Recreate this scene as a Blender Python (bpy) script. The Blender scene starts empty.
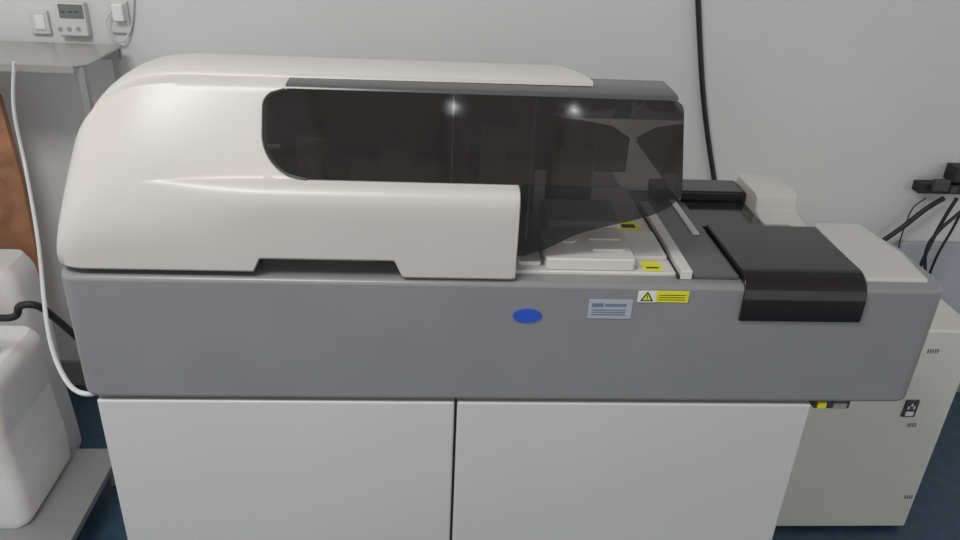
import bpy, bmesh, math, random
from mathutils import Vector, Matrix
random.seed(4)
S=bpy.context.scene; COL=S.collection
S.view_settings.view_transform='Standard'
# ---------------------------------------------------------------- camera
FPX=780.;yaw,pit,rol=[math.radians(a) for a in (4,27,2.8)]
F=Vector((math.sin(yaw)*math.cos(pit),math.cos(yaw)*math.cos(pit),-math.sin(pit)))
R0=Vector((math.cos(yaw),-math.sin(yaw),0));U0=R0.cross(F)
R=R0*math.cos(rol)+U0*math.sin(rol);U=U0*math.cos(rol)-R0*math.sin(rol)
C=Vector((-0.0431,-1.0160,1.5130))
cd=bpy.data.cameras.new('camera');cam=bpy.data.objects.new('camera',cd);COL.objects.link(cam)
m=Matrix((R,U,-F)).transposed().to_4x4();m.translation=C;cam.matrix_world=m
cd.sensor_width=36;cd.lens=36*FPX/960;cd.clip_start=.05
S.camera=cam
def ray(x,y): return F+R*((x-480)/FPX)+U*((270-y)/FPX)
def P(x,y,ax,v):
    d=ray(x,y);return C+d*((v-C[ax])/d[ax])
WY=1.10
def W(x,y,off=0.0): return P(x,y,1,WY-off)
# ---------------------------------------------------------------- materials
MATS={}
def mat(n,col,rough=.5,metal=0,spec=.5,var=.03,scale=8,bump=0,bscale=200,coat=0,trans=0,croug=.04):
    if n in MATS: return MATS[n]
    M=bpy.data.materials.new(n);M.use_nodes=True;nt=M.node_tree;b=nt.nodes['Principled BSDF']
    b.inputs['Roughness'].default_value=rough;b.inputs['Metallic'].default_value=metal
    b.inputs['Specular IOR Level'].default_value=spec;b.inputs['Coat Weight'].default_value=coat
    b.inputs['Coat Roughness'].default_value=croug
    if trans: b.inputs['Subsurface Weight'].default_value=trans;b.inputs['Subsurface Scale'].default_value=.03
    tc=nt.nodes.new('ShaderNodeTexCoord');no=nt.nodes.new('ShaderNodeTexNoise');no.inputs['Scale'].default_value=scale
    no.inputs['Detail'].default_value=4
    nt.links.new(tc.outputs['Object'],no.inputs['Vector'])
    r=nt.nodes.new('ShaderNodeValToRGB')
    r.color_ramp.elements[0].position=.3;r.color_ramp.elements[1].position=.7
    r.color_ramp.elements[0].color=tuple(c*(1-var) for c in col)+(1,)
    r.color_ramp.elements[1].color=tuple(min(1,c*(1+var)) for c in col)+(1,)
    nt.links.new(no.outputs['Fac'],r.inputs['Fac']);nt.links.new(r.outputs['Color'],b.inputs['Base Color'])
    if bump:
        n2=nt.nodes.new('ShaderNodeTexNoise');n2.inputs['Scale'].default_value=bscale
        nt.links.new(tc.outputs['Object'],n2.inputs['Vector'])
        bp=nt.nodes.new('ShaderNodeBump');bp.inputs['Strength'].default_value=bump;bp.inputs['Distance'].default_value=.002
        nt.links.new(n2.outputs['Fac'],bp.inputs['Height']);nt.links.new(bp.outputs['Normal'],b.inputs['Normal'])
    MATS[n]=M;return M
def smoke_mat():
    M=bpy.data.materials.new('smoked_acrylic');M.use_nodes=True;nt=M.node_tree
    for n in list(nt.nodes):
        if n.type!='OUTPUT_MATERIAL': nt.nodes.remove(n)
    o=[n for n in nt.nodes][0]
    t=nt.nodes.new('ShaderNodeBsdfTransparent');t.inputs[0].default_value=(.27,.255,.25,1)
    df=nt.nodes.new('ShaderNodeBsdfDiffuse');df.inputs[0].default_value=(.055,.050,.047,1)
    m0=nt.nodes.new('ShaderNodeMixShader');m0.inputs[0].default_value=.30
    g=nt.nodes.new('ShaderNodeBsdfGlossy');g.inputs['Roughness'].default_value=.06;g.inputs[0].default_value=(.9,.9,.9,1)
    fr=nt.nodes.new('ShaderNodeFresnel');fr.inputs[0].default_value=1.6
    # very slight waviness of the moulded sheet
    tc=nt.nodes.new('ShaderNodeTexCoord');no=nt.nodes.new('ShaderNodeTexNoise');no.inputs['Scale'].default_value=9
    bp=nt.nodes.new('ShaderNodeBump');bp.inputs['Strength'].default_value=.15;bp.inputs['Distance'].default_value=.003
    mx=nt.nodes.new('ShaderNodeMixShader')
    L=nt.links.new
    L(tc.outputs['Object'],no.inputs['Vector']);L(no.outputs['Fac'],bp.inputs['Height']);L(bp.outputs['Normal'],g.inputs['Normal'])
    L(t.outputs[0],m0.inputs[1]);L(df.outputs[0],m0.inputs[2])
    L(fr.outputs[0],mx.inputs[0]);L(m0.outputs[0],mx.inputs[1]);L(g.outputs[0],mx.inputs[2])
    L(mx.outputs[0],o.inputs[0]);return M
white=mat('warm_white_plastic',(.59,.56,.53),.38,var=.015,bump=.05)
deckw=mat('bright_deck_plastic',(.68,.66,.63),.4,var=.015)
grey=mat('grey_paint',(.265,.265,.27),.30,var=.04,bump=.06,bscale=400)
dgrey=mat('dark_grey_plastic',(.06,.06,.062),.35)
topg=mat('charcoal_top_plastic',(.10,.098,.098),.22)
deckg=mat('deck_grey_plastic',(.11,.108,.108),.25)
black=mat('black_gloss_plastic',(.016,.014,.013),.14,coat=.3,croug=.12)
mblack=mat('black_matt_plastic',(.015,.015,.016),.5)
doorm=mat('pale_grey_steel',(.65,.645,.64),.36,var=.02,scale=3,bump=.04,bscale=500)
unitm=mat('ivory_steel',(.68,.665,.61),.5,var=.02)
endm=mat('light_grey_cover',(.57,.56,.54),.35)
wallm=mat('white_wall_paint',(.675,.675,.675),.85,var=.03,scale=2,bump=.25,bscale=60)
floorm=mat('blue_vinyl',(.035,.075,.12),.35,var=.2,scale=30)
frame=mat('grey_frame',(.34,.34,.34),.35,metal=.3)
steel=mat('brushed_steel',(.38,.37,.36),.4,metal=.3,var=.05)
cavity=mat('interior_grey',(.30,.285,.27),.6,var=.35,scale=7)
midg=mat('mid_grey',(.42,.41,.40),.4)
yellow=mat('yellow_label',(.80,.76,.02),.5,var=.01)
paper=mat('white_label',(.78,.78,.78),.5,var=.01)
ink=mat('black_print',(.02,.02,.02),.6)
blue=mat('blue_emblem',(.03,.10,.55),.35)
plate=mat('pale_blue_plate',(.42,.46,.52),.35)
lcd=mat('grey_lcd',(.16,.18,.17),.2)
tubem=mat('milky_tube',(.68,.68,.68),.35)
canm=mat('milky_plastic',(.78,.77,.76),.35,var=.14,scale=3.5,trans=.8,bump=.35,bscale=10)
wood=mat('orange_brown_wood',(.34,.16,.08),.5,var=.3,scale=20)
smoke=smoke_mat()
# ---------------------------------------------------------------- helpers
def bx(bm,x0,x1,y0,y1,z0,z1):
    v=[bm.verts.new(p) for p in ((x0,y0,z0),(x1,y0,z0),(x1,y1,z0),(x0,y1,z0),(x0,y0,z1),(x1,y0,z1),(x1,y1,z1),(x0,y1,z1))]
    for f in ((3,2,1,0),(4,5,6,7),(0,1,5,4),(1,2,6,5),(2,3,7,6),(3,0,4,7)): bm.faces.new([v[i] for i in f])
def prism(bm,pts,axis,a,b):
    def mk(p,t):
        return {0:(t,p[0],p[1]),1:(p[0],t,p[1]),2:(p[0],p[1],t)}[axis]
    A=[bm.verts.new(mk(p,a)) for p in pts];B=[bm.verts.new(mk(p,b)) for p in pts]
    n=len(pts);bm.faces.new(A);bm.faces.new(B[::-1])
    for i in range(n): bm.faces.new((A[i],B[i],B[(i+1)%n],A[(i+1)%n]))
def cyl(bm,p0,p1,r,n=24,r2=None):
    p0=Vector(p0);p1=Vector(p1);r2=r if r2 is None else r2
    z=(p1-p0).normalized();x=z.orthogonal().normalized();y=z.cross(x)
    A=[];B=[]
    for i in range(n):
        a=2*math.pi*i/n;d=x*math.cos(a)+y*math.sin(a)
        A.append(bm.verts.new(p0+d*r));B.append(bm.verts.new(p1+d*r2))
    bm.faces.new(A[::-1]);bm.faces.new(B)
    for i in range(n): bm.faces.new((A[i],A[(i+1)%n],B[(i+1)%n],B[i]))
def grid(bm,rows):
    V=[[bm.verts.new(p) for p in r] for r in rows]
    for i in range(len(V)-1):
        for j in range(len(V[0])-1):
            bm.faces.new((V[i][j],V[i][j+1],V[i+1][j+1],V[i+1][j]))
def obj(name,bm,m,parent=None,bevel=0,smooth=False,seg=3,label=None):
    bmesh.ops.recalc_face_normals(bm,faces=bm.faces)
    me=bpy.data.meshes.new(name);bm.to_mesh(me);bm.free()
    if m: me.materials.append(m)
    o=bpy.data.objects.new(name,me);COL.objects.link(o)
    if parent: o.parent=parent
    if smooth or bevel:
        for p in me.polygons: p.use_smooth=True
    if bevel:
        b=o.modifiers.new('b','BEVEL');b.width=bevel;b.segments=seg;b.limit_method='ANGLE';b.angle_limit=math.radians(35)
        b.harden_normals=True
    elif smooth:
        try: me.set_sharp_from_angle(angle=math.radians(40))
        except Exception: pass
    if label: o['label']=label
    return o
def NB(): return bmesh.new()
def box(name,m,parent,x0,x1,y0,y1,z0,z1,bevel=.002,label=None,seg=3):
    bm=NB();bx(bm,x0,x1,y0,y1,z0,z1);return obj(name,bm,m,parent,bevel,label=label,seg=seg)
def thing(name,label,cat,group=None):
    o=bpy.data.objects.new(name,None);COL.objects.link(o);tag(o,label,cat,group);o.empty_display_size=.05;return o
def tag(o,label,cat,group=None):
    o['label']=label;o['category']=cat
    if group:o['group']=group
    return o
def catmull(pts,n=10):
    pts=[Vector(p) for p in pts];q=[pts[0]*2-pts[1]]+pts+[pts[-1]*2-pts[-2]];out=[]
    for i in range(1,len(q)-2):
        for k in range(n):
            t=k/n;a,b,c,d=q[i-1:i+3]
            out.append(.5*((2*b)+(c-a)*t+(2*a-5*b+4*c-d)*t*t+(3*b-a-3*c+d)*t**3))
    out.append(pts[-1]);return out
def tube(bm,pts,r,n=10,sm=8):
    pts=catmull(pts,sm) if sm else [Vector(p) for p in pts]
    rings=[];x=None
    for i,p in enumerate(pts):
        t=(pts[min(i+1,len(pts)-1)]-pts[max(i-1,0)]).normalized()
        x=t.orthogonal().normalized() if x is None else (x-t*x.dot(t)).normalized()
        y=t.cross(x)
        rings.append([bm.verts.new(p+(x*math.cos(2*math.pi*k/n)+y*math.sin(2*math.pi*k/n))*r) for k in range(n)])
    for i in range(len(rings)-1):
        for k in range(n): bm.faces.new((rings[i][k],rings[i][(k+1)%n],rings[i+1][(k+1)%n],rings[i+1][k]))
    bm.faces.new(rings[0][::-1]);bm.faces.new(rings[-1])
def rrect(x0,x1,y0,y1,r,n=6):
    out=[]
    for (cx,cy,a0) in ((x1-r,y0+r,-90),(x1-r,y1-r,0),(x0+r,y1-r,90),(x0+r,y0+r,180)):
        for k in range(n+1):
            a=math.radians(a0+90*k/n);out.append((cx+r*math.cos(a),cy+r*math.sin(a)))
    return out
def sstep(a,b,x):
    t=min(1,max(0,(x-a)/(b-a)));return t*t*(3-2*t)
def struct(o): o['kind']='structure';return o
# ---------------------------------------------------------------- room
struct(box('floor',floorm,None,-2.6,3.0,-3.6,WY,-.03,0,0))
struct(box('wall_back',wallm,None,-2.6,3.0,WY,WY+.1,-.03,2.8,0))
struct(box('baseboard_back',mat('grey_baseboard',(.3,.3,.31),.5),None,-2.6,3.0,WY-.012,WY,0,.09,.002))
# ceiling of square panels with a dark grid
cm=bpy.data.materials.new('ceiling_panels');cm.use_nodes=True;nt=cm.node_tree;b=nt.nodes['Principled BSDF']
tc=nt.nodes.new('ShaderNodeTexCoord');br=nt.nodes.new('ShaderNodeTexBrick');br.offset=0;br.inputs['Scale'].default_value=1
br.inputs['Brick Width'].default_value=.6;br.inputs['Row Height'].default_value=.6;br.inputs['Mortar Size'].default_value=.02
br.inputs['Color1'].default_value=(.66,.65,.64,1);br.inputs['Color2'].default_value=(.45,.45,.44,1);br.inputs['Mortar'].default_value=(.12,.12,.12,1)
nt.links.new(tc.outputs['Object'],br.inputs['Vector']);nt.links.new(br.outputs['Color'],b.inputs['Base Color'])
struct(box('ceiling',cm,None,-2.6,3.0,-3.6,WY+.1,2.8,2.85,0))
# ---------------------------------------------------------------- the analyzer
A=thing('biochemistry_analyzer','large floor-standing laboratory analyzer with white hood, smoked window and grey front band','analyzer')
XL,XR=-.563,.590
box('cabinet_body',mat('seam_dark',(.12,.12,.13),.5),A,XL+.003,XR-.003,.022,.70,.03,.757,.002)
for s,(a,b) in enumerate(((XL,-.0022),(.0022,XR))):
    box('cabinet_door',doorm,A,a,b,.004,.022,.035,.752,.004)
for s in (0,1):
    box('side_panel',doorm,A,(XL-.002,XR-.004)[s],(XL+.004,XR+.002)[s],.024,.70,.03,.757,.001)
for x in (-.5,.52):
    for y in (.08,.62):
        bm=NB();cyl(bm,(x,y,0),(x,y,.03),.025);obj('foot',bm,mblack,A)
bm=NB()
pl=[(-.583,.70)]
r=.03
for k in range(7):
    a=math.radians(180+90*k/6);pl.append((-.583+r+r*math.cos(a),r+r*math.sin(a)))
r=.03
for k in range(9):
    a=math.radians(270+90*k/8);pl.append((.757-r+r*math.cos(a),r+r*math.sin(a)))
pl+=[(.757,.16),(.735,.215),(.605,.215),(.605,.40),(.33,.40),(.33,.70)]
prism(bm,pl,2,.7585,.974)
obj('front_band',bm,grey,A,.009,label='mid grey band running across the whole front',seg=4)
box('deck_plate',deckw,A,.06,.332,.03,.395,.972,.979,.002)
# white hood
def sc(X):
    u=min(1,max(0,(X+.585)/.21));return (1-(1-u)**3)**.42
def zb(X):
    for a,b,u,v in ((-.300,-.290,.983,1.004),(-.290,-.097,1.004,1.004),(-.097,-.086,1.004,.978)):
        if a<=X<b: return u+(v-u)*(X-a)/(b-a)
    return .983 if X<-.2 else .977
Bx=.076
def xface(t):
    if t<.5: return -.278+.062*(1-math.sqrt(max(0,1-((.5-t)/.5)**2)))
    if t>.8: return -.278+.03*(1-math.sqrt(max(0,1-((t-.8)/.2)**2)))
    return -.278
prof=[(.06,'b',Bx),(.004,'b',Bx),(0,'b2',Bx),(0,1.02,Bx),(0,1.045,Bx),(0,1.07,Bx),(0,1.09,Bx),(.0025,1.102,Bx),(.008,1.110,Bx),(.018,1.114,Bx),(.033,1.1155,Bx)]
NF=22
def facept(t): return (.034+.056*t,1.116+.113*t)
for k in range(NF+1):
    t=k/NF;y,z=facept(t);prof.append((y,z,xface(t)))
prof+=[(.094,1.233,-.246),(.105,1.236,-.242),(.1235,1.2375,-.238)]
LID=[(.1245,1.2385,.190),(.1255,1.2430,.191),(.130,1.2455,.190),(.145,1.2480,.184),(.17,1.2495,.172),(.20,1.2490,.156),(.22,1.247,.145),(.245,1.240,.135)]
prof+=LID
prof+=[(.34,1.200,.135),(.46,1.13,.135),(.58,1.04,.135),(.6,.98,.135)]
rows=[];NA=90;NC=120
for (y,z,xr) in prof:
    rw=[]
    for i in range(NA+NC+1):
        X=-.585+.285*(i/NA)**1.4 if i<=NA else -.30+(xr+.30)*(i-NA)/NC
        zz=zb(X) if z=='b' else (zb(X)+.004 if z=='b2' else z)
        yy=y
        if z not in('b','b2') :
            w=1-sstep(-.46,-.262,X)
            if y<.1: yy=y+(.098*max(0,(zz-1.035)/.21)**1.7-y)*w
            zz=.985+(zz-.985)*sc(X)
        v=min(1,(X+.585)/.05)
        if y<.3: yy+=.035*(1-math.sqrt(1-(1-v)**2))
        rw.append((X,yy,zz))
    rows.append(rw)
bm=NB();grid(bm,rows)
obj('hood',bm,white,A,smooth=True)
bm=NB()
prism(bm,[(.06,.977),(.004,.977),(0,.981),(0,1.09),(.0025,1.102),(.008,1.110),(.018,1.114),(.033,1.1155),(.06,1.1155)],0,Bx-.002,Bx+.005)
obj('block_end',bm,white,A,.003)
bm=NB()
grid(bm,[[(x,y,z) for y,z,x in LID],[(x,y,1.234) for y,z,x in LID]])
obj('lid_edge',bm,white,A)
# smoked cover
bm=NB();off=.0025
def rowx(y,z,xl,xr,n=44): return [(xl+(xr-xl)*i/n,y-off,z+off*.4) for i in range(n+1)]
SR=.319
def xright(t): return SR if t<.86 else SR-.010*(1-math.sqrt(max(0,1-((t-.86)/.14)**2)))
rows=[]
for k in range(19):
    u=k/18
    z=1.002+(1.116-1.002)*u
    q=(z-1.002)/.08
    if q<1: xr=.095+.205*(q**1.15)+.008*math.sin(q*math.pi*3)
    else: xr=min(SR,.300+.019*(z-1.082)/.02)
    rows.append(rowx(.034,z,.084,max(xr,.092)))
grid(bm,rows)
rows=[]
for k in range(NF+1):
    t=k/NF;y,z=facept(t);rows.append(rowx(y,z,xface(t)-.005,xright(t)))
grid(bm,rows)
fr=[(.034,1.095,SR),(.034,1.116,SR)]+[facept(t/14)+(xright(t/14),) for t in range(1,15)]
def topz(y): return 1.2385 if y<.17 else 1.2385-(y-.17)*.60
sd=[]
for y0,z0,x0 in fr:
    sd.append([(x0,y0+(.36-y0)*k/6-off,min(z0,topz(y0+(.36-y0)*k/6))) for k in range(7)])
grid(bm,sd)
grid(bm,[[(.13+(SR-.010-.13)*i/6,y,z) for i in range(7)] for y,z in ((.186,1.2335),(.25,1.19),(.36,1.124))])
obj('smoked_cover',bm,smoke,A,smooth=True,label='glossy dark smoked cover')
# charcoal top panel of the cover
bm=NB()
tp=[(.0872,1.2300),(.0885,1.2325),(.091,1.2345),(.096,1.2358),(.13,1.2372)]
XP=SR-.009
grid(bm,[[(-.252+(XP+.252)*i/40,y,z+.0006) for i in range(41)] for y,z in tp])
grid(bm,[[(x0+(XP-x0)*i/10,y,z+.0006) for i in range(11)] for y,z,x0 in ((.13,1.2372,-.24),(.175,1.2372,-.2),(.188,1.2345,-.2))])
obj('top_panel',bm,topg,A,smooth=True,label='charcoal top strip above the smoked window')
bm=NB();pts=[]
for k in range(0,NF+1):
    t=k/NF;y,z=facept(t);pts.append((xface(t)-.005,y-.003,z+.001))
tube(bm,pts,.0014,6,0);obj('window_rim',bm,dgrey,A,smooth=True)
# interior
box('interior_back',cavity,A,-.30,.13,.26,.27,.975,1.22,.001)
box('interior_floor',cavity,A,-.30,.058,.065,.26,.972,.99,.001)
bm=NB();prism(bm,[(.26,.98),(.26,1.225),(.34,1.19),(.46,1.12),(.58,1.03),(.58,.98)],0,.128,.134);obj('inner_side_wall',bm,cavity,A)
bm=NB();cyl(bm,(-.10,.165,.99),(-.10,.165,1.09),.075,48);cyl(bm,(-.10,.165,1.09),(-.10,.165,1.12),.03,24)
obj('reaction_carousel',bm,midg,A,.002)
for x in (-.0152,.105): box('guide_post',paper,A,x-.0016,x+.0016,.10,.103,1.0,1.225,.0005,label='thin pale upright post behind the smoked window')
bm=NB();bx(bm,-.25,-.20,.12,.2,.99,1.15);bx(bm,-.235,-.21,.1,.13,1.08,1.12)
obj('wash_station',bm,midg,A,.006)
bm=NB();bx(bm,.03,.07,.15,.24,.99,1.17);bx(bm,.0,.09,.17,.22,1.13,1.155);cyl(bm,(.01,.18,1.13),(.01,.18,1.05),.003,8)
obj('probe_arm',bm,midg,A,.006)
bm=NB();prism(bm,[(.134,1.03),(.312,1.03),(.312,1.095),(.28,1.115),(.134,1.14)],1,.335,.345)
obj('inner_rear_panel',bm,cavity,A,.002)
bm=NB();bx(bm,.16,.24,.27,.31,.98,1.10);bx(bm,.175,.21,.25,.30,1.10,1.13)
obj('drive_housing',bm,cavity,A,.008)
# deck items
bm=NB();prism(bm,rrect(.130,.268,.033,.150,.006),2,.979,.999);obj('deck_block',bm,deckw,A,.003)
bm=NB();cyl(bm,(.170,.105,.999),(.170,.105,1.002),.018,32);obj('access_cap',bm,deckw,A,.0012)
for yy in (.06,.10): box('moulded_rib',deckw,A,.205,.255,yy,yy+.006,.999,1.0025,.001)
bm=NB();prism(bm,rrect(.145,.268,.152,.25,.006),2,.979,1.010);obj('stepped_block',bm,deckw,A,.003)
bm=NB();prism(bm,rrect(.088,.125,.045,.15,.006),2,.979,.987);obj('side_pad',bm,deckw,A,.002)
bm=NB();prism(bm,rrect(.275,.328,.072,.172,.004),2,.979,.986);obj('cover_plate',bm,deckw,A,.0015)
box('guide_rail',deckw,A,.335,.353,.018,.30,.974,.989,.002)
box('guide_slot',mblack,A,.3310,.3340,.02,.30,.974,.980,0)
box('track_panel',deckg,A,.356,.427,.02,.32,.974,.981,.002)
box('rim_strip',paper,A,.398,.410,.17,.325,.9805,.9835,.0005)
box('sample_tray',black,A,.414,.545,.212,.326,.955,.9785,.002)
box('rear_lid',black,A,.375,.548,.332,.400,.974,.998,.005,label='low glossy black rear lid')
bm=NB();prism(bm,[(.216,.80),(.216,.970),(.285,.982),(.29,1.006),(.30,1.012),(.40,1.012),(.40,.80)],0,.550,.628)
obj('rear_block',bm,white,A,.004,label='low white housing beside the black rear lid')
# sample bay cover
bm=NB()
prof2=[(.05,.915),(-.004,.915),(-.0065,.920),(-.0065,.940)]
for k in range(13):
    a=math.radians(180-90*k/12);prof2.append((.0335+.04*math.cos(a),.950+.040*math.sin(a)))
prof2+=[(.196,.990),(.203,.984),(.203,.95)]
prism(bm,prof2,0,.430,.622)
o=obj('sample_bay_cover',bm,black,A,.002,smooth=True,label='glossy black cover rolling over the front edge')
bm=NB();prism(bm,[(.626,.022),(.732,.022),(.728,.10),(.708,.212),(.626,.212)],2,.955,.992)
for v in bm.verts:
    if v.co.z>.98 and v.co.y<.03: v.co.z=.979
obj('end_cover',bm,endm,A,.006,label='off-white top cover at the right end')
def label_plate(name,m,x0,x1,z0,z1,y=-.0012): return box(name,m,A,x0,x1,y,.001,z0,z1,.0003)
w=label_plate('warning_label',yellow,.268,.346,.945,.964)
dz=-.0035
def kid(name,m,par,x0,x1,y0,y1,z0,z1): return box(name,m,par,x0,x1,y0,y1,z0,z1,0)
kid('symbol_field',paper,w,.268,.296,-.0018,-.001,.945,.964)
bm=NB();prism(bm,[(.272,.951+dz),(.292,.951+dz),(.282,.967+dz)],1,-.0024,-.0017);obj('triangle_border',bm,ink,w)
bm=NB();prism(bm,[(.2755,.953+dz),(.2885,.953+dz),(.282,.9635+dz)],1,-.0028,-.0023);obj('triangle_fill',bm,yellow,w)
bm=NB();bx(bm,.2813,.2827,-.0032,-.0027,.9565+dz,.961+dz);bx(bm,.2813,.2827,-.0032,-.0027,.9542+dz,.9555+dz);obj('exclamation_mark',bm,ink,w)
bm=NB()
for zz in (.949,.953,.957): bx(bm,.300,.341,-.0016,-.0010,zz,zz+.0010)
obj('print_lines',bm,ink,w)
bm=NB();bx(bm,.283,.312,.035,.066,.9795,.9805);o=obj('warning_label',bm,yellow,A)
bm=NB();bx(bm,.288,.307,.042,.046,.9805,.981);obj('print_lines',bm,ink,o)
bm=NB();bx(bm,.276,.314,.185,.225,.9795,.9805);o=obj('warning_label',bm,yellow,A)
bm=NB();bx(bm,.283,.306,.196,.210,.9805,.981);obj('print_lines',bm,ink,o)
n=label_plate('name_plate',plate,.195,.262,.915,.948)
bm=NB();bx(bm,.200,.217,-.002,-.001,.936,.942);bx(bm,.220,.252,-.002,-.001,.937,.941)
for zz in (.930,.926,.922): bx(bm,.200,.252,-.002,-.001,zz,zz+.0012)
obj('print_lines',bm,mat('slate_print',(.16,.20,.28),.5),n)
bm=NB()
prism(bm,[(.103+.022*math.cos(2*math.pi*k/32),.918+.012*math.sin(2*math.pi*k/32)) for k in range(32)],1,-.002,.001)
obj('emblem',bm,blue,A,label='blue oval emblem on the grey band')
bm=NB();bx(bm,.598,.66,.012,.06,.738,.759);o=obj('latch_bracket',bm,dgrey,A,.002)
box('yellow_tag',yellow,o,.603,.617,.008,.013,.742,.753,0)
box('catch',steel,o,.63,.652,.008,.013,.741,.752,0)
# ---------------------------------------------------------------- external cabinet
B=thing('auxiliary_cabinet','ivory steel cabinet standing on the floor right of the analyzer doors','cabinet')
bx0,bx1,by0,by1,bz=.64,1.225,.464,.92,.62
box('body',unitm,B,bx0,bx1,by0,by1,.012,bz,.006)
for x in (bx0+.05,bx1-.05):
    for y in (by0+.05,by1-.05):
        bm=NB();cyl(bm,(x,y,0),(x,y,.012),.02);obj('foot',bm,mblack,B)
def U2(x,y): return P(x,y,1,by0)
def vent(x,y,nn):
    p=U2(x,y);bm=NB()
    for k in range(nn): bx(bm,p.x+k*.006-.001,p.x+k*.006+.0015,by0-.0008,by0+.001,p.z-.006,p.z+.006)
    obj('vent',bm,mat('slot_grey',(.12,.12,.12),.6),B)
vent(928,351,5);vent(908,425,4)
p=U2(910,408);s=box('power_inlet',dgrey,B,p.x-.017,p.x+.017,by0-.004,by0+.002,p.z-.025,p.z+.025,.002)
bm=NB()
for dx,dz in ((-.007,.004),(.007,.004),(0,.012)): bx(bm,p.x+dx-.002,p.x+dx+.002,by0-.0055,by0-.003,p.z+dz-.004,p.z+dz+.004)
obj('pin',bm,paper,s)
bm=NB();bx(bm,p.x-.01,p.x+.01,by0-.006,by0-.003,p.z-.02,p.z-.008);obj('rocker_switch',bm,paper,s,.001)
vent(905,497,4)
# ---------------------------------------------------------------- wall devices
def wbox(name,m,par,xa,ya,xb,yb,d,bev=.004,d0=0):
    a=W(xa,ya,d);b=W(xb,yb,d)
    return box(name,m,par,min(a.x,b.x),max(a.x,b.x),WY-d,WY-d0-.0005,min(a.z,b.z),max(a.z,b.z),bev)
wp=mat('switch_white',(.62,.62,.61),.35)
T=thing('wall_switch','small white square switch plate on the wall left of the display controller','switch')
wbox('plate',wp,T,27,10,51,35,.012);wbox('rocker',paper,T,33,15,46,30,.016,.002)
T=thing('wall_thermostat','white wall controller with a grey display, between two white wall fittings','thermostat')
wbox('case',wp,T,53,2,89,37,.025);wbox('display',lcd,T,57,4,84,19,.0265,.0005)
for k in range(3):
    q=W(60+9*k,29,.027);bm=NB();cyl(bm,(q.x,q.y+.004,q.z),(q.x,q.y-.001,q.z),.005,16);obj('button',bm,steel,T)
bm=NB()
for xx in (62,70,76):
    q=W(xx,12,.028);bx(bm,q.x-.004,q.x+.004,q.y-.0003,q.y+.002,q.z-.001,q.z+.001)
obj('display_segments',bm,ink,T)
T=thing('wall_socket','white wall socket with a plug and cord, right of the display controller','socket')
wbox('plate',wp,T,106,0,131,34,.012);wbox('plug',paper,T,110,4,124,22,.035)
bm=NB();tube(bm,[W(112,10,.03),W(106,22,.03),W(110,36,.03),W(122,42,.02),W(130,30,.01),W(133,10,.008),W(134,-30,.006)],.0026)
obj('cord',bm,wp,T,smooth=True)
bm=NB();tube(bm,[W(696,-60,.012),W(698,0,.012),W(702,80,.012),W(707,130,.012),W(714,178,.012),W(722,230,.02),W(735,330,.02),W(745,400,.02)],.0075)
tag(obj('wall_cable',bm,mblack,None,smooth=True),'thick black cable running vertically down the white wall behind the analyzer','cable')
bm=NB();a=W(897,240);b=W(1040,240);bx(bm,a.x,b.x,WY-.022,WY-.0005,.20,a.z)
tag(obj('wall_panel',bm,mat('pale_blue_panel',(.42,.45,.49),.5),None,.004),'pale bluish panel against the wall behind the hanging black cables','panel')
T=thing('power_strip','black power strip on the wall at the right edge','power strip')
wbox('housing',mblack,T,921,184,1010,196,.04)
wbox('adapter',mblack,T,957,168,985,184,.05)
wbox('plug',dgrey,T,936,180,948,192,.055,.003,.041)
for k in range(3):
    q=W(954+18*k,190,.042);bm=NB();cyl(bm,(q.x,q.y+.003,q.z),(q.x,q.y-.0005,q.z),.012,16);obj('outlet',bm,dgrey,T)
fl=lambda x,y:Vector((x,y,.008))
for i,(pts,r,l) in enumerate((
  ([W(944,198,.045),W(926,209,.045),W(900,229,.045),W(872,248,.04),W(850,262,.04),W(835,300,.04),fl(1.19,1.05),fl(1.15,1.0)],.0075,'thick black cable sloping from the power strip down towards the analyzer'),
  ([W(957,198,.07),W(945,217,.07),W(931,243,.07),W(918,272,.06),W(905,310,.06),fl(1.36,1.03),fl(1.30,.99)],.0055,'black cable hanging steeply from the power strip'),
  ([W(968,198,.09),W(953,228,.09),W(938,254,.09),W(928,280,.08),W(924,310,.08),fl(1.43,1.01),fl(1.42,.97)],.004,'thin black cable hanging beside the steep one'),
  ([W(980,197,.11),W(958,214,.11),W(938,232,.11),W(926,252,.11),W(921,300,.11),fl(1.44,.96),fl(1.43,.92)],.005,'frontmost black cable, crossing over the others below the power strip'),
  ([W(926,198,.03),W(913,208,.03),W(905,226,.03),W(899,246,.035),W(892,290,.035),fl(1.27,1.06),fl(1.23,1.05)],.002,'thinnest dark cable below the left end of the power strip'))):
    bm=NB();tube(bm,pts,r);tag(obj('power_cable',bm,mblack,None,smooth=True),l,'cable','cables at the power strip')
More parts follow.
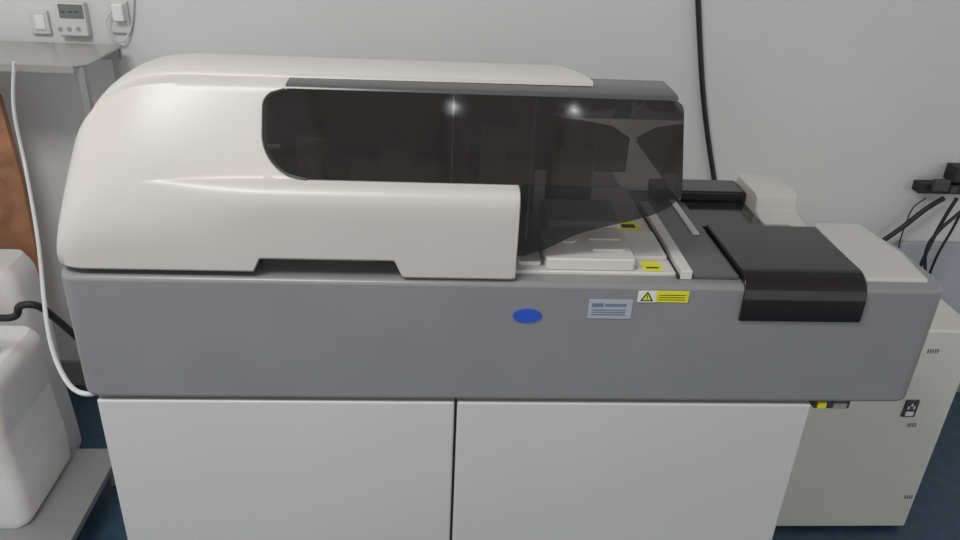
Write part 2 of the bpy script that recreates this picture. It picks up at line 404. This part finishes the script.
# ---------------------------------------------------------------- left side
T=thing('steel_table','grey steel table with thin pale top standing against the wall left of the analyzer','table')
tz=1.075
pale=mat('pale_tabletop',(.40,.39,.38),.25)
bm=NB();prism(bm,[(-1.7,.82),(-.865,.82),(-.84,.845),(-.84,1.06),(-1.7,1.06)],2,tz,tz+.006);obj('tabletop',bm,pale,T,.002)
box('top_edge',steel,T,-1.7,-.864,.815,.8198,tz-.012,tz+.005,.001)
box('back_rail',steel,T,-1.7,-.842,1.045,1.055,tz-.03,tz-.0003,.002)
for x in (-1.69,-.862):
    box('leg',frame,T,x,x+.016,1.03,1.0445,0,tz-.0005,.002)
    box('leg',frame,T,x-.002,x+.014,.83,.846,0,tz-.0005,.002)
T=thing('low_steel_stand','low grey steel stand under the front milky canister','stand')
box('top_frame',frame,T,-1.42,-.86,.34,.66,.085,.105,.002)
for x in (-1.41,-.89):
    for y in (.35,.63): box('leg',frame,T,x,x+.02,y,y+.02,0,.0848,.001)
def can(x0,x1,y0,y1,z0,z1,label,sh=.98,cap=None,handle=None,seed=0):
    T=thing('plastic_canister',label,'canister','milky canisters left of the analyzer')
    cx=(x0+x1)/2;cy=(y0+y1)/2
    base=rrect(x0,x1,y0,y1,.03,5);bm=NB();R_=[]
    N=40;h=z1-z0
    for k in range(N+1):
        u=k/N
        s=1
        if u<.05: s=.96+.04*math.sin(u/.05*math.pi/2)
        if u>.92: s=sh-.08*((u-.92)/.08)**2
        elif u>.5: s=1-(1-sh)*(u-.5)/.42
        s-=.008*math.exp(-((u-.34)/.012)**2)+.008*math.exp(-((u-.62)/.012)**2)
        z=z0+h*u
        R_.append([bm.verts.new((cx+(x-cx)*s+.004*math.sin(9*u+seed+x*7),cy+(y-cy)*s,z)) for x,y in base])
    n=len(base)
    for i in range(N):
        for j in range(n): bm.faces.new((R_[i][j],R_[i][(j+1)%n],R_[i+1][(j+1)%n],R_[i+1][j]))
    bm.faces.new(R_[0][::-1]);bm.faces.new(R_[-1])
    obj('canister_body',bm,canm,T,smooth=True)
    bm=NB();cyl(bm,(cap,cy,z1-.004),(cap,cy,z1+.03),.035,32);obj('cap',bm,canm,T,.004)
    if handle:
        hx=handle;bm=NB();tube(bm,[(hx-.07,cy,z1-.006),(hx-.065,cy,z1+.022),(hx-.03,cy,z1+.03),(hx+.03,cy,z1+.03),(hx+.065,cy,z1+.022),(hx+.07,cy,z1-.006)],.010);obj('handle',bm,canm,T,smooth=True)
can(-1.38,-.965,.37,.63,.1055,.51,'milky white canister on the low steel stand, nearest the camera',cap=-1.27,handle=-1.08)
can(-1.50,-1.03,.68,.81,.0005,.62,'taller milky white canister on the floor behind the one on the low stand',.97,cap=-1.42,handle=-1.25,seed=2)
bm=NB();tube(bm,[(-1.27,.5,.555),(-1.24,.49,.60),(-1.1,.46,.635),P(8,318,1,.45),P(20,306,1,.45),P(38,306,1,.46),P(55,318,1,.50),P(80,340,1,.55)],.008)
tag(obj('drain_tube',bm,mblack,None,smooth=True),'black tube looping from the canister cap to behind the analyzer','tube')
bm=NB();tube(bm,[P(14,62,1,.79),P(14,110,1,.79),P(26,170,1,.76),P(38,240,1,.6),P(48,330,1,.32),P(66,380,1,.15),P(90,394,1,.10),P(115,380,1,.2)],.0044)
tag(obj('white_hose',bm,tubem,None,smooth=True),'thin white hose hanging in a long curve at the left of the analyzer','hose')
bm=NB()
pts=[P(-60,60,1,.98),P(0,95,1,.98),P(24,180,1,.98),P(40,262,1,.98),P(48,340,1,.98)]
prism(bm,[(p.x,p.z) for p in pts]+[(pts[-1].x,.001),(pts[0].x,.001)],1,.97,.99)
tag(obj('wooden_board',bm,wood,None,.002),'orange brown wooden board standing on edge under the steel table','board')
# ---------------------------------------------------------------- lights
def area(n,loc,tgt,size,power,col=(1,1,1),sy=None):
    l=bpy.data.lights.new(n,'AREA');l.energy=power;l.size=size;l.color=col
    if sy: l.shape='RECTANGLE';l.size_y=sy
    o=bpy.data.objects.new(n,l);COL.objects.link(o);o.location=loc
    o.rotation_euler=(Vector(tgt)-Vector(loc)).to_track_quat('-Z','Y').to_euler();return o
area('ceiling_panel_light',(-.8,-.8,2.75),(-.55,.2,.5),1.0,45,(1,.99,.975),.8)
area('downlight_lamp',(.05,-1.97,2.78),(.05,-1.97,0),.03,.10)
area('downlight_lamp',(.62,-1.97,2.78),(.62,-1.97,0),.03,.10)
w=bpy.data.worlds.new('world');S.world=w;w.use_nodes=True
w.node_tree.nodes['Background'].inputs[0].default_value=(1,.995,.99,1)
w.node_tree.nodes['Background'].inputs[1].default_value=.72
